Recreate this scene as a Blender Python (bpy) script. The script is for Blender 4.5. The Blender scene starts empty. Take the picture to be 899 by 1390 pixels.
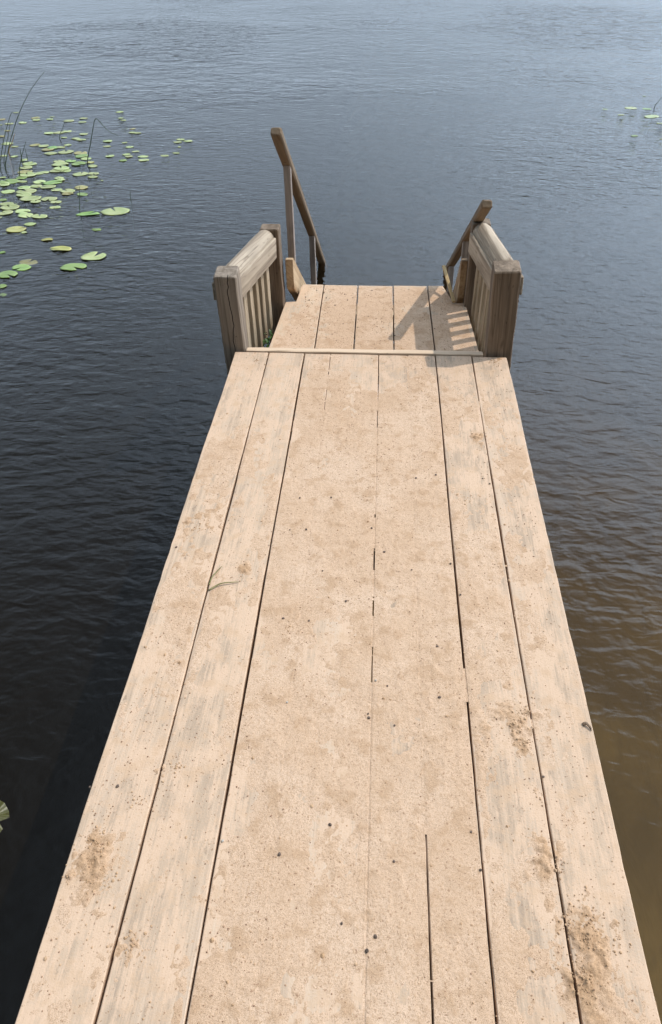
import bpy, bmesh, math, random
import numpy as np
from mathutils import Vector, Matrix, Quaternion

# ------------------------------------------------------------------ camera, sky, sun, exposure
scene = bpy.context.scene
COL = scene.collection
random.seed(7)
cam_data = bpy.data.cameras.new('camera')
cam = bpy.data.objects.new('camera', cam_data)
COL.objects.link(cam)
_x = Vector((0.9972, 0.0725, -0.0187)); 
ROT = Matrix(((0.9972, -0.0317, 0.0672), (0.0725, 0.6368, -0.7676), (-0.0187, 0.7703, 0.6373)))
cam.matrix_world = Matrix.Translation((0, 0, 1.7)) @ ROT.to_quaternion().to_matrix().to_4x4()
cam_data.sensor_fit = 'VERTICAL'
cam_data.sensor_height = 36.0
cam_data.lens = 974.28 * 36.0 / 1390.0
cam_data.shift_y = -45.0 / 1390.0
cam_data.clip_start = 0.05
cam_data.clip_end = 20000
scene.camera = cam

SUN_DIR = Vector((0.666, 0.30, 1.0)).normalized()
world = bpy.data.worlds.new('World')
scene.world = world
world.use_nodes = True
wn = world.node_tree.nodes
wl = world.node_tree.links
wn.clear()
w_out = wn.new('ShaderNodeOutputWorld')
w_bg = wn.new('ShaderNodeBackground')
w_sky = wn.new('ShaderNodeTexSky')
w_sky.sky_type = 'NISHITA'
w_sky.sun_disc = False
w_sky.sun_elevation = math.asin(SUN_DIR.z)
w_sky.sun_rotation = math.atan2(SUN_DIR.x, SUN_DIR.y)
w_sky.air_density = 1.0
w_sky.dust_density = 2.0
w_sky.ozone_density = 1.0
w_bg.inputs['Strength'].default_value = 0.10
# thin bright summer cloud over most of the sky
w_tc = wn.new('ShaderNodeTexCoord')
w_map = wn.new('ShaderNodeMapping'); w_map.inputs['Scale'].default_value = (1.0, 1.0, 2.2)
wl.new(w_tc.outputs['Generated'], w_map.inputs[0])
w_noise = wn.new('ShaderNodeTexNoise'); w_noise.inputs['Scale'].default_value = 2.1; w_noise.inputs['Detail'].default_value = 5.0; w_noise.inputs['Roughness'].default_value = .55
wl.new(w_map.outputs[0], w_noise.inputs['Vector'])
w_mr = wn.new('ShaderNodeMapRange'); w_mr.interpolation_type = 'SMOOTHSTEP'
for k, v in ((1, .36), (2, .64), (3, .86), (4, .98)): w_mr.inputs[k].default_value = v
wl.new(w_noise.outputs[0], w_mr.inputs[0])
w_mix = wn.new('ShaderNodeMix'); w_mix.data_type = 'RGBA'
wl.new(w_mr.outputs[0], w_mix.inputs[0]); wl.new(w_sky.outputs[0], w_mix.inputs[6])
w_sep = wn.new('ShaderNodeSeparateXYZ'); wl.new(w_tc.outputs['Generated'], w_sep.inputs[0])
w_el = wn.new('ShaderNodeMapRange'); w_el.interpolation_type = 'SMOOTHSTEP'
for k, v in ((1, .52), (2, .80), (3, 1.0), (4, .0)): w_el.inputs[k].default_value = v
wl.new(w_sep.outputs[2], w_el.inputs[0])
w_cl = wn.new('ShaderNodeMix'); w_cl.data_type = 'RGBA'
w_cl.inputs[6].default_value = (2.7, 3.2, 3.8, 1)      # cloud overhead
w_cl.inputs[7].default_value = (9.5, 11.6, 14.1, 1)   # bright haze towards the horizon
wl.new(w_el.outputs[0], w_cl.inputs[0]); 
w_dot = wn.new('ShaderNodeVectorMath'); w_dot.operation = 'DOT_PRODUCT'
wl.new(w_tc.outputs['Generated'], w_dot.inputs[0]); w_dot.inputs[1].default_value = SUN_DIR
w_glow = wn.new('ShaderNodeMapRange'); w_glow.interpolation_type = 'SMOOTHSTEP'
for k, v in ((1, .35), (2, 1.0), (3, .93), (4, 3.6)): w_glow.inputs[k].default_value = v
wl.new(w_dot.outputs['Value'], w_glow.inputs[0])
w_mul = wn.new('ShaderNodeVectorMath'); w_mul.operation = 'SCALE'
w_back = wn.new('ShaderNodeMapRange'); w_back.interpolation_type = 'SMOOTHSTEP'   # sky dimmed on the shore side to darken faces turned that way
for k, v in ((1, -.75), (2, .15), (3, .30), (4, 1.0)): w_back.inputs[k].default_value = v
wl.new(w_sep.outputs[1], w_back.inputs[0])
w_gb = wn.new('ShaderNodeMath'); w_gb.operation = 'MULTIPLY'
w_low = wn.new('ShaderNodeMapRange'); w_low.interpolation_type = 'SMOOTHSTEP'   # a little dimmer right at the horizon
for k, v in ((1, .02), (2, .30), (3, .74), (4, 1.16)): w_low.inputs[k].default_value = v
wl.new(w_sep.outputs[2], w_low.inputs[0])
w_gl = wn.new('ShaderNodeMath'); w_gl.operation = 'MULTIPLY'
wl.new(w_glow.outputs[0], w_gl.inputs[0]); wl.new(w_low.outputs[0], w_gl.inputs[1])
wl.new(w_gl.outputs[0], w_gb.inputs[0]); wl.new(w_back.outputs[0], w_gb.inputs[1])
wl.new(w_cl.outputs[2], w_mul.inputs[0]); wl.new(w_gb.outputs[0], w_mul.inputs['Scale'])
wl.new(w_mul.outputs[0], w_mix.inputs[7])
wl.new(w_mix.outputs[2], w_bg.inputs[0])
wl.new(w_bg.outputs[0], w_out.inputs[0])

sun_data = bpy.data.lights.new('sun', 'SUN')
sun_data.energy = 3.05
sun_data.angle = math.radians(0.55)
sun_data.color = (1.0, 0.95, 0.87)
sun = bpy.data.objects.new('sun', sun_data)
sun.rotation_euler = SUN_DIR.to_track_quat('Z', 'Y').to_euler()
COL.objects.link(sun)

vs = scene.view_settings
vs.view_transform = 'Standard'
vs.look = 'None'
vs.exposure = -0.17
vs.gamma = 1.0
vs.use_curve_mapping = False

ZW = -0.55        # water level
ZL = -0.09        # lower platform level (upper deck is z = 0)

# ------------------------------------------------------------------ helpers
def empty(name, loc, label, cat, group=None):
    o = bpy.data.objects.new(name, None)
    o.empty_display_size = 0.1
    o.location = loc
    COL.objects.link(o)
    o['label'] = label
    o['category'] = cat
    if group: o['group'] = group
    return o

def tag(o, label=None, cat=None, group=None, kind=None):
    if label: o['label'] = label
    if cat: o['category'] = cat
    if group: o['group'] = group
    if kind: o['kind'] = kind
    return o

def link(name, me, m, parent=None, mw=None, smooth=False):
    o = bpy.data.objects.new(name, me)
    COL.objects.link(o)
    if m: me.materials.append(m)
    if smooth: me.polygons.foreach_set('use_smooth', [True] * len(me.polygons))
    mw = mw or Matrix.Identity(4)
    if parent:
        o.parent = parent
        o.matrix_local = Matrix.Translation(-Vector(parent.location)) @ mw
    else:
        o.matrix_world = mw
    return o

def frame(A, B, up):
    A = Vector(A); B = Vector(B)
    d = (B - A).normalized()
    x = d.cross(Vector(up)).normalized()
    z = x.cross(d)
    return Matrix(((x.x, d.x, z.x, A.x), (x.y, d.y, z.y, A.y), (x.z, d.z, z.z, A.z), (0, 0, 0, 1)))

def beam(name, A, B, w, h, m, parent=None, up=(0, 0, 1), ch=0.004, segs=10, jit=0.0015, w2=None, h2=None, crown=0.0, endcut=(0, 0), smooth=False):
    """a sawn timber from A to B: chamfered section w x h, grain along local Y, slightly uneven edges.
    endcut shifts the top edge of each end along the length (a slanted saw cut); crown rounds the first/last ring."""
    M = frame(A, B, up)
    L = (Vector(B) - Vector(A)).length
    w2 = w if w2 is None else w2
    h2 = h if h2 is None else h2
    bm = bmesh.new()
    rings = []
    ts = [i / segs for i in range(segs + 1)]
    ec = min(ch, 0.3 * L / segs)
    ys = [0, ec] + [t * L for t in ts[1:-1]] + [L - ec, L]
    for k, y in enumerate(ys):
        t = y / L
        ww = (w + (w2 - w) * t) / 2
        hh = (h + (h2 - h) * t) / 2
        end = k == 0 or k == len(ys) - 1
        c = ch
        s = ch * 0.8 if end else 0
        ww -= s; hh -= s
        prof = [(-ww + c, -hh), (ww - c, -hh), (ww, -hh + c), (ww, hh - c), (ww - c, hh), (-ww + c, hh), (-ww, hh - c), (-ww, -hh + c)]
        ring = []
        for (px, pz) in prof:
            j = jit
            cut = 0
            if k <= 1: cut = endcut[0] * (pz / hh) * 0.5
            if k >= len(ys) - 2: cut = endcut[1] * (pz / hh) * 0.5
            ring.append(bm.verts.new((px + random.uniform(-j, j), y + cut, pz + random.uniform(-j, j))))
        rings.append(ring)
    for a, b in zip(rings, rings[1:]):
        for i in range(8):
            bm.faces.new((a[i], a[(i + 1) % 8], b[(i + 1) % 8], b[i]))
    bm.faces.new(list(reversed(rings[0])))
    bm.faces.new(rings[-1])
    bmesh.ops.recalc_face_normals(bm, faces=bm.faces[:])
    me = bpy.data.meshes.new(name)
    bm.to_mesh(me); bm.free()
    return link(name, me, m, parent, M, smooth)

def log(name, A, B, r, m, parent, r2=None, n=20, segs=16, jit=0.003, flat=None):
    """a peeled log: rounded section with swellings; flat cuts its underside at -flat*r"""
    M = frame(A, B, (0, 0, 1))
    L = (Vector(B) - Vector(A)).length
    r2 = r2 or r
    bm = bmesh.new()
    ph = [random.uniform(0, 6.3) for _ in range(4)]
    rings = []
    for k in range(segs + 1):
        y = L * k / segs
        rr = r + (r2 - r) * k / segs
        ring = []
        for i in range(n):
            a = 2 * math.pi * i / n
            q = rr * (1 + 0.03 * math.sin(2 * a + ph[0] + y * 3) + 0.02 * math.sin(3 * a + ph[1] - y * 7) + 0.02 * math.sin(y * 11 + ph[2])) + random.uniform(-jit, jit) * 0.3
            x, z = q * math.cos(a), q * math.sin(a)
            if flat is not None: z = max(z, -flat * rr)
            ring.append(bm.verts.new((x, y, z)))
        rings.append(ring)
    for a, b in zip(rings, rings[1:]):
        for i in range(n):
            bm.faces.new((a[i], a[(i + 1) % n], b[(i + 1) % n], b[i]))
    bm.faces.new(list(reversed(rings[0]))); bm.faces.new(rings[-1])
    bmesh.ops.recalc_face_normals(bm, faces=bm.faces[:])
    me = bpy.data.meshes.new(name)
    bm.to_mesh(me); bm.free()
    o = link(name, me, m, parent, M, True)
    return o

def prism(name, poly, z0, z1, m, parent=None, bevel=0.003, origin=None):
    """a flat board cut to the outline poly (x, y), z0..z1, worn edges"""
    origin = Vector(origin or (poly[0][0], poly[0][1], z1))
    bm = bmesh.new()
    lo = [bm.verts.new((x - origin.x, y - origin.y, z0 - origin.z)) for x, y in poly]
    hi = [bm.verts.new((x - origin.x, y - origin.y, z1 - origin.z)) for x, y in poly]
    n = len(poly)
    bm.faces.new(list(reversed(lo))); bm.faces.new(hi)
    for i in range(n):
        bm.faces.new((lo[i], lo[(i + 1) % n], hi[(i + 1) % n], hi[i]))
    bmesh.ops.recalc_face_normals(bm, faces=bm.faces[:])
    bmesh.ops.bevel(bm, geom=bm.edges[:], offset=bevel, segments=2, affect='EDGES', profile=0.6)
    me = bpy.data.meshes.new(name)
    bm.to_mesh(me); bm.free()
    return link(name, me, m, parent, Matrix.Translation(origin))

def tube(name, pts, radii, m, parent=None, n=6, mw=None):
    pts = [Vector(p) for p in pts]
    org = pts[0].copy()
    bm = bmesh.new()
    rings = []
    for k, p in enumerate(pts):
        d = (pts[min(k + 1, len(pts) - 1)] - pts[max(k - 1, 0)]).normalized()
        a = d.orthogonal().normalized() if k == 0 else (a - d * a.dot(d)).normalized()
        b = d.cross(a)
        r = radii[k] if isinstance(radii, (list, tuple)) else radii
        rings.append([bm.verts.new(p - org + a * (r * math.cos(2 * math.pi * i / n)) + b * (r * math.sin(2 * math.pi * i / n))) for i in range(n)])
    for a1, b1 in zip(rings, rings[1:]):
        for i in range(n):
            bm.faces.new((a1[i], a1[(i + 1) % n], b1[(i + 1) % n], b1[i]))
    bm.faces.new(list(reversed(rings[0]))); bm.faces.new(rings[-1])
    bmesh.ops.recalc_face_normals(bm, faces=bm.faces[:])
    me = bpy.data.meshes.new(name)
    bm.to_mesh(me); bm.free()
    return link(name, me, m, parent, Matrix.Translation(org), True)

def smooth_path(pts, k=6):
    """Catmull-Rom through pts"""
    P = [Vector(p) for p in pts]
    if len(P) < 3:
        return [P[0].lerp(P[-1], i / k) for i in range(k + 1)]
    P = [P[0] * 2 - P[1]] + P + [P[-1] * 2 - P[-2]]
    out = []
    for i in range(1, len(P) - 2):
        for j in range(k):
            t = j / k
            a, b, c, d = P[i - 1], P[i], P[i + 1], P[i + 2]
            out.append(0.5 * ((2 * b) + (c - a) * t + (2 * a - 5 * b + 4 * c - d) * t * t + (3 * b - a - 3 * c + d) * t ** 3))
    out.append(P[-2])
    return out

# numpy value noise (for the sand relief)
_rng = np.random.RandomState(11)
_LAT = _rng.rand(256, 256)
def vnoise(x, y):
    xi = np.floor(x).astype(int); yi = np.floor(y).astype(int)
    fx = x - xi; fy = y - yi
    fx = fx * fx * fx * (fx * (fx * 6 - 15) + 10); fy = fy * fy * fy * (fy * (fy * 6 - 15) + 10)
    g = lambda a, b: _LAT[a % 256, b % 256]
    return (g(xi, yi) * (1 - fx) + g(xi + 1, yi) * fx) * (1 - fy) + (g(xi, yi + 1) * (1 - fx) + g(xi + 1, yi + 1) * fx) * fy
def fbm(x, y, o=4, gain=0.5):
    s = 0; a = 1; t = 0
    for i in range(o):
        s = s + a * vnoise(x + 17.3 * i, y + 9.1 * i); t += a; a *= gain; x = x * 2.03; y = y * 2.03
    return s / t - 0.5

def np_mesh(name, verts, faces):
    me = bpy.data.meshes.new(name)
    nv, nf = len(verts), len(faces)
    me.vertices.add(nv)
    me.vertices.foreach_set('co', np.ascontiguousarray(verts, dtype=np.float32).ravel())
    me.loops.add(nf * 4)
    me.loops.foreach_set('vertex_index', np.ascontiguousarray(faces, dtype=np.int32).ravel())
    me.polygons.add(nf)
    me.polygons.foreach_set('loop_start', np.arange(0, nf * 4, 4, dtype=np.int32))
    me.polygons.foreach_set('use_smooth', np.ones(nf, dtype=bool))
    me.update(calc_edges=True)
    me.validate()
    return me

# ------------------------------------------------------------------ materials
class NT:
    def __init__(s, name):
        s.m = bpy.data.materials.new(name); s.m.use_nodes = True
        s.t = s.m.node_tree; s.t.nodes.clear()
        s.out = s.t.nodes.new('ShaderNodeOutputMaterial')
    def n(s, typ, **kw):
        nd = s.t.nodes.new(typ)
        for k, v in kw.items():
            if k.startswith('i_'):
                key = k[2:]
                key = int(key) if key.isdigit() else key.replace('_', ' ')
                s.set(nd, key, v)
            else: setattr(nd, k, v)
        return nd
    def set(s, nd, key, v):
        if isinstance(v, bpy.types.NodeSocket): s.t.links.new(v, nd.inputs[key])
        else: nd.inputs[key].default_value = v
    def math(s, op, a, b=0.0, c=0.0, clamp=False):
        nd = s.n('ShaderNodeMath', operation=op, use_clamp=clamp)
        s.set(nd, 0, a); s.set(nd, 1, b)
        if op in ('MULTIPLY_ADD', 'SMOOTH_MIN', 'COMPARE'): s.set(nd, 2, c)
        return nd.outputs[0]
    def mapr(s, v, a, b, c=0.0, d=1.0, smooth=True):
        nd = s.n('ShaderNodeMapRange', interpolation_type='SMOOTHSTEP' if smooth else 'LINEAR')
        s.set(nd, 0, v); s.set(nd, 1, a); s.set(nd, 2, b); s.set(nd, 3, c); s.set(nd, 4, d)
        return nd.outputs[0]
    def mix(s, f, a, b, mode='MIX'):
        nd = s.n('ShaderNodeMix', data_type='RGBA', blend_type=mode)
        s.set(nd, 0, f)
        for k, v in ((6, a), (7, b)):
            if isinstance(v, tuple) and len(v) == 3: v = (*v, 1)
            s.set(nd, k, v)
        return nd.outputs[2]
    def coord(s, kind='Object', scale=(1, 1, 1), rot=(0, 0, 0), off=None):
        tc = s.n('ShaderNodeTexCoord')
        v = tc.outputs[kind]
        if off is not None:
            va = s.n('ShaderNodeVectorMath', operation='ADD'); s.set(va, 0, v); s.set(va, 1, off); v = va.outputs[0]
        mp = s.n('ShaderNodeMapping'); s.set(mp, 0, v)
        mp.inputs['Scale'].default_value = scale; mp.inputs['Rotation'].default_value = rot
        return mp.outputs[0]
    def noise(s, v, scale, detail=3, rough=0.5, dist=0.0, dim='3D'):
        nd = s.n('ShaderNodeTexNoise', noise_dimensions=dim)
        s.set(nd, 'Vector', v); s.set(nd, 'Scale', scale); s.set(nd, 'Detail', detail); s.set(nd, 'Roughness', rough); s.set(nd, 'Distortion', dist)
        return nd.outputs[0]
    def rnd(s):
        oi = s.n('ShaderNodeObjectInfo')
        return oi.outputs['Random']
    def rndvec(s, k=37.0):
        r = s.rnd()
        c = s.n('ShaderNodeCombineXYZ')
        s.set(c, 0, s.math('MULTIPLY', r, k)); s.set(c, 1, s.math('MULTIPLY', r, k * 2.7)); s.set(c, 2, s.math('MULTIPLY', r, k * 1.3))
        return c.outputs[0]
    def bump(s, h, dist, strength=1.0, normal=None):
        b = s.n('ShaderNodeBump'); s.set(b, 'Strength', strength); s.set(b, 'Distance', dist); s.set(b, 'Height', h)
        if normal: s.set(b, 'Normal', normal)
        return b.outputs[0]
    def principled(s, col, rough, normal=None, spec=0.3):
        p = s.n('ShaderNodeBsdfPrincipled')
        if isinstance(col, tuple): col = (*col[:3], 1)
        s.set(p, 'Base Color', col); s.set(p, 'Roughness', rough); s.set(p, 'Specular IOR Level', spec)
        if normal: s.set(p, 'Normal', normal)
        s.t.links.new(p.outputs[0], s.out.inputs[0])
        return p

def wood(name, dark, mid, light, streak=0.5, grain=55.0, stain=None, stain_amt=0.0, bumpd=0.0012, rough=0.8, crack=None, dust=None):
    """sawn timber, grain along local Y"""
    t = NT(name)
    off = t.rndvec()
    fine = t.noise(t.coord(scale=(grain, 1.6, grain), off=off), 1.0, 5, 0.6, 0.3)
    wide = t.noise(t.coord(scale=(grain * .22, .55, grain * .22), off=off), 1.0, 3, 0.5, 0.6)
    patch = t.noise(t.coord(scale=(5, 2.5, 5), off=off), 1.0, 4, 0.6)
    ring = t.math('FRACT', t.math('MULTIPLY', wide, 9.0))
    ring = t.math('ABSOLUTE', t.math('SUBTRACT', ring, 0.5))
    c = t.mix(t.mapr(fine, .32, .68), dark, mid)
    c = t.mix(t.math('MULTIPLY', t.mapr(wide, .42, .66), .75), c, light)
    c = t.mix(t.math('MULTIPLY', t.mapr(ring, .12, .0), streak), c, dark)
    if stain:
        c = t.mix(t.math('MULTIPLY', t.mapr(patch, .48, .66), stain_amt), c, stain)
    spots = t.noise(t.coord(scale=(70, 30, 70), off=off), 1.0, 2, .5)
    c = t.mix(t.math('MULTIPLY', t.mapr(spots, .68, .74), .5), c, tuple(x * .45 for x in dark))
    rv = t.math('MULTIPLY_ADD', t.rnd(), .24, .88)
    hv = t.n('ShaderNodeHueSaturation'); t.set(hv, 'Value', rv); t.set(hv, 'Color', c)
    c = hv.outputs[0]
    h = t.math('MULTIPLY_ADD', fine, 1.0, t.math('MULTIPLY', ring, .25))
    if dust:
        wc = t.coord()
        d1 = t.noise(t.coord(scale=(17, 7, 17), off=off), 1.0, 5, .65); d2 = t.noise(wc, 210, 3, .65); d3 = t.noise(t.coord(scale=(160, 9, 160), off=off), 1.0, 3, .6)
        cov = t.mapr(t.math('ADD', d1, t.math('MULTIPLY_ADD', d2, .22, t.math('MULTIPLY', d3, .42))), .71, .90)
        c = t.mix(cov, c, dust)
        c = t.mix(t.math('MULTIPLY', t.mapr(d2, .52, .68), .55), c, (.52, .345, .215))
        d4 = t.noise(wc, 17, 5, .65)
        c = t.mix(t.math('MULTIPLY', t.mapr(d4, .49, .67), .8), c, (.54, .365, .235))
        d5 = t.noise(wc, 150, 2, .5)
        c = t.mix(t.math('MULTIPLY', t.mapr(d5, .655, .70), .7), c, (.27, .155, .09))
        h = t.math('MULTIPLY_ADD', d2, .8, h)
    if crack:
        x0, z_amp, wid, face = crack
        sx = t.n('ShaderNodeSeparateXYZ'); t.set(sx, 0, t.n('ShaderNodeTexCoord').outputs['Object'])
        nz = t.noise(t.coord(scale=(1, 7, 1)), 1.0, 3, .6)
        line = t.math('ABSOLUTE', t.math('SUBTRACT', sx.outputs[0], t.math('MULTIPLY_ADD', t.math('SUBTRACT', nz, .5), z_amp, x0)))
        k = t.math('MULTIPLY', t.mapr(line, wid, wid * .45), t.math('GREATER_THAN', t.math('MULTIPLY', sx.outputs[2], face), .03))
        c = t.mix(k, c, (.02, .014, .01))
        h = t.math('SUBTRACT', h, t.math('MULTIPLY', k, 2.0))
    t.principled(c, rough, t.bump(h, bumpd), .25)
    return t.m

M = {}
M['plank'] = wood('plank_wood', (.36, .265, .19), (.53, .385, .27), (.585, .435, .315), .45, 75, (.46, .335, .235), .5, .0009, dust=(.605, .425, .294))
M['plank_low'] = wood('platform_wood', (.44, .34, .25), (.555, .41, .29), (.60, .455, .32), .2, 70, (.46, .36, .27), .4, .0009, dust=(.59, .415, .28))
M['batten'] = wood('batten_wood', (.50, .365, .25), (.61, .455, .32), (.66, .50, .36), .3, 60)
M['post'] = wood('post_wood', (.095, .066, .044), (.215, .155, .107), (.31, .233, .168), .65, 60, (.115, .08, .055), .55, .003)
M['post_cracked'] = wood('cracked_post_wood', (.125, .096, .07), (.25, .195, .147), (.35, .285, .225), .65, 60, (.15, .12, .1), .4, .003, crack=(.008, .055, .0024, 1))
M['log'] = wood('log_wood', (.17, .125, .085), (.40, .315, .23), (.51, .415, .315), .8, 55, (.28, .225, .17), .5, .003)
M['rail'] = wood('rail_board_wood', (.20, .15, .105), (.395, .31, .225), (.50, .405, .305), .7, 55, (.26, .2, .14), .4, .0015)
M['slat'] = wood('slat_wood', (.26, .195, .125), (.42, .32, .215), (.50, .40, .285), .4, 60, (.2, .15, .09), .4, .0014)
M['handrail'] = wood('handrail_wood', (.115, .080, .052), (.235, .168, .110), (.33, .25, .175), .45, 50, (.22, .14, .08), .4, .0014)
M['ladder_post'] = wood('ladder_post_wood', (.20, .16, .135), (.34, .28, .24), (.44, .37, .32), .4, 60, (.1, .08, .07), .5, .0012)
M['stringer'] = wood('stringer_wood', (.25, .15, .075), (.46, .32, .19), (.55, .41, .26), .5, 45, (.13, .07, .035), .5, .0014)
M['lath'] = wood('lath_wood', (.48, .34, .17), (.62, .46, .25), (.68, .53, .32), .3, 60)
M['pile'] = wood('pile_wood', (.07, .05, .035), (.13, .10, .07), (.18, .14, .10), .5, 40)

def sand_material(name, base, dark, pale, damp=None):
    t = NT(name)
    co = t.coord()
    big = t.noise(co, 3.2, 5, .6)
    mid = t.noise(co, 16, 5, .65)
    fine = t.noise(co, 160, 4, .7)
    grains = t.noise(co, 620, 2, .6)
    c = t.mix(t.mapr(big, .40, .62), base, pale)
    tone = t.noise(t.coord(scale=(2.2, 1.5, 1)), 1.0, 5, .62)
    c = t.mix(t.math('MULTIPLY', t.mapr(tone, .46, .64), .55), c, tuple(.5 * (x + y) for x, y in zip(base, dark)))
    c = t.mix(t.math('MULTIPLY', t.mapr(mid, .49, .66), .8), c, dark)
    c = t.mix(t.math('MULTIPLY', t.mapr(fine, .50, .64), .7), c, dark)
    c = t.mix(t.math('MULTIPLY', t.mapr(grains, .53, .64), .75), c, tuple(x * .58 for x in dark))
    spk = t.noise(co, 150, 2, .5)
    c = t.mix(t.math('MULTIPLY', t.mapr(spk, .655, .70), .7), c, (.27, .155, .09))
    if damp:
        at = t.n('ShaderNodeAttribute', attribute_name='damp')
        c = t.mix(t.math('MULTIPLY', at.outputs['Fac'], .7), c, t.mix(t.mapr(fine, .40, .60), damp, tuple(x * .68 for x in damp)))
    c = t.mix(t.math('MULTIPLY', t.mapr(grains, .36, .28), .35), c, (.78, .66, .52))
    h = t.math('MULTIPLY_ADD', fine, .8, t.math('MULTIPLY_ADD', grains, .25, t.math('MULTIPLY', mid, 1.6)))
    t.principled(c, .95, t.bump(h, .0021), .1)
    return t.m
M['sand'] = sand_material('dry_sand', (.60, .412, .278), (.48, .31, .19), (.65, .465, .33), damp=(.50, .305, .168))
M['clod'] = sand_material('damp_sand', (.53, .345, .205), (.42, .26, .145), (.58, .40, .255))

def simple(name, a, b, scale, rough=.8, bumpd=.001, spec=.3, rv=.3):
    t = NT(name)
    n1 = t.noise(t.coord(off=t.rndvec()), scale, 4, .6)
    c = t.mix(t.mapr(n1, .35, .65), a, b)
    hv = t.n('ShaderNodeHueSaturation'); t.set(hv, 'Value', t.math('MULTIPLY_ADD', t.rnd(), rv, 1 - rv / 2)); t.set(hv, 'Color', c)
    t.principled(hv.outputs[0], rough, t.bump(n1, bumpd), spec)
    return t.m
M['pebble'] = simple('dark_stone', (.10, .072, .058), (.22, .155, .115), 140, .75, .002, .3, .7)
M['pale_pebble'] = simple('pale_stone', (.5, .45, .38), (.68, .62, .55), 140, .7, .002)
M['grit'] = simple('grit', (.20, .115, .07), (.36, .22, .135), 90, .9)
M['stem'] = simple('reed_stem', (.05, .08, .04), (.08, .12, .055), 30, .5)
M['dead_stem'] = simple('dead_reed', (.40, .27, .13), (.5, .36, .2), 30, .7)
M['grass'] = simple('grass_leaf', (.03, .075, .015), (.07, .13, .025), 40, .5)
M['dry_blade'] = simple('dry_grass', (.17, .15, .055), (.28, .24, .10), 40, .6)
M['dry_leaf'] = simple('dry_leaf', (.07, .045, .03), (.2, .13, .08), 90, .7)

def pad_material(name, a, b, brown, amt):
    t = NT(name)
    off = t.rndvec()
    n1 = t.noise(t.coord(off=off), 9, 4, .6)
    n2 = t.noise(t.coord(off=off), 22, 4, .7)
    c = t.mix(t.mapr(n1, .38, .62), a, b)
    c = t.mix(t.math('MULTIPLY', t.mapr(n2, .60, .68), amt), c, brown)
    # radiating veins
    sx = t.n('ShaderNodeSeparateXYZ'); t.set(sx, 0, t.n('ShaderNodeTexCoord').outputs['Object'])
    ang = t.math('ARCTAN2', sx.outputs[1], sx.outputs[0])
    v = t.math('ABSOLUTE', t.math('SINE', t.math('MULTIPLY', ang, 9.0)))
    c = t.mix(t.math('MULTIPLY', t.mapr(v, .16, .0), .35), c, tuple(x * 1.35 for x in b))
    hv = t.n('ShaderNodeHueSaturation'); t.set(hv, 'Value', t.math('MULTIPLY_ADD', t.rnd(), .4, .8))
    t.set(hv, 'Hue', t.math('MULTIPLY_ADD', t.rnd(), .03, .487)); t.set(hv, 'Color', c)
    t.principled(hv.outputs[0], .38, t.bump(t.math('ADD', n1, t.math('MULTIPLY', v, -.2)), .004), .5)
    return t.m
M['pad_yellow'] = pad_material('yellow_lily_leaf', (.29, .345, .115), (.40, .44, .18), (.42, .26, .12), .6)
M['pad_green'] = pad_material('green_lily_leaf', (.165, .27, .055), (.24, .34, .085), (.34, .26, .1), .3)
M['pad_old'] = pad_material('browning_lily_leaf', (.30, .28, .08), (.36, .33, .10), (.38, .20, .11), .9)

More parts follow.
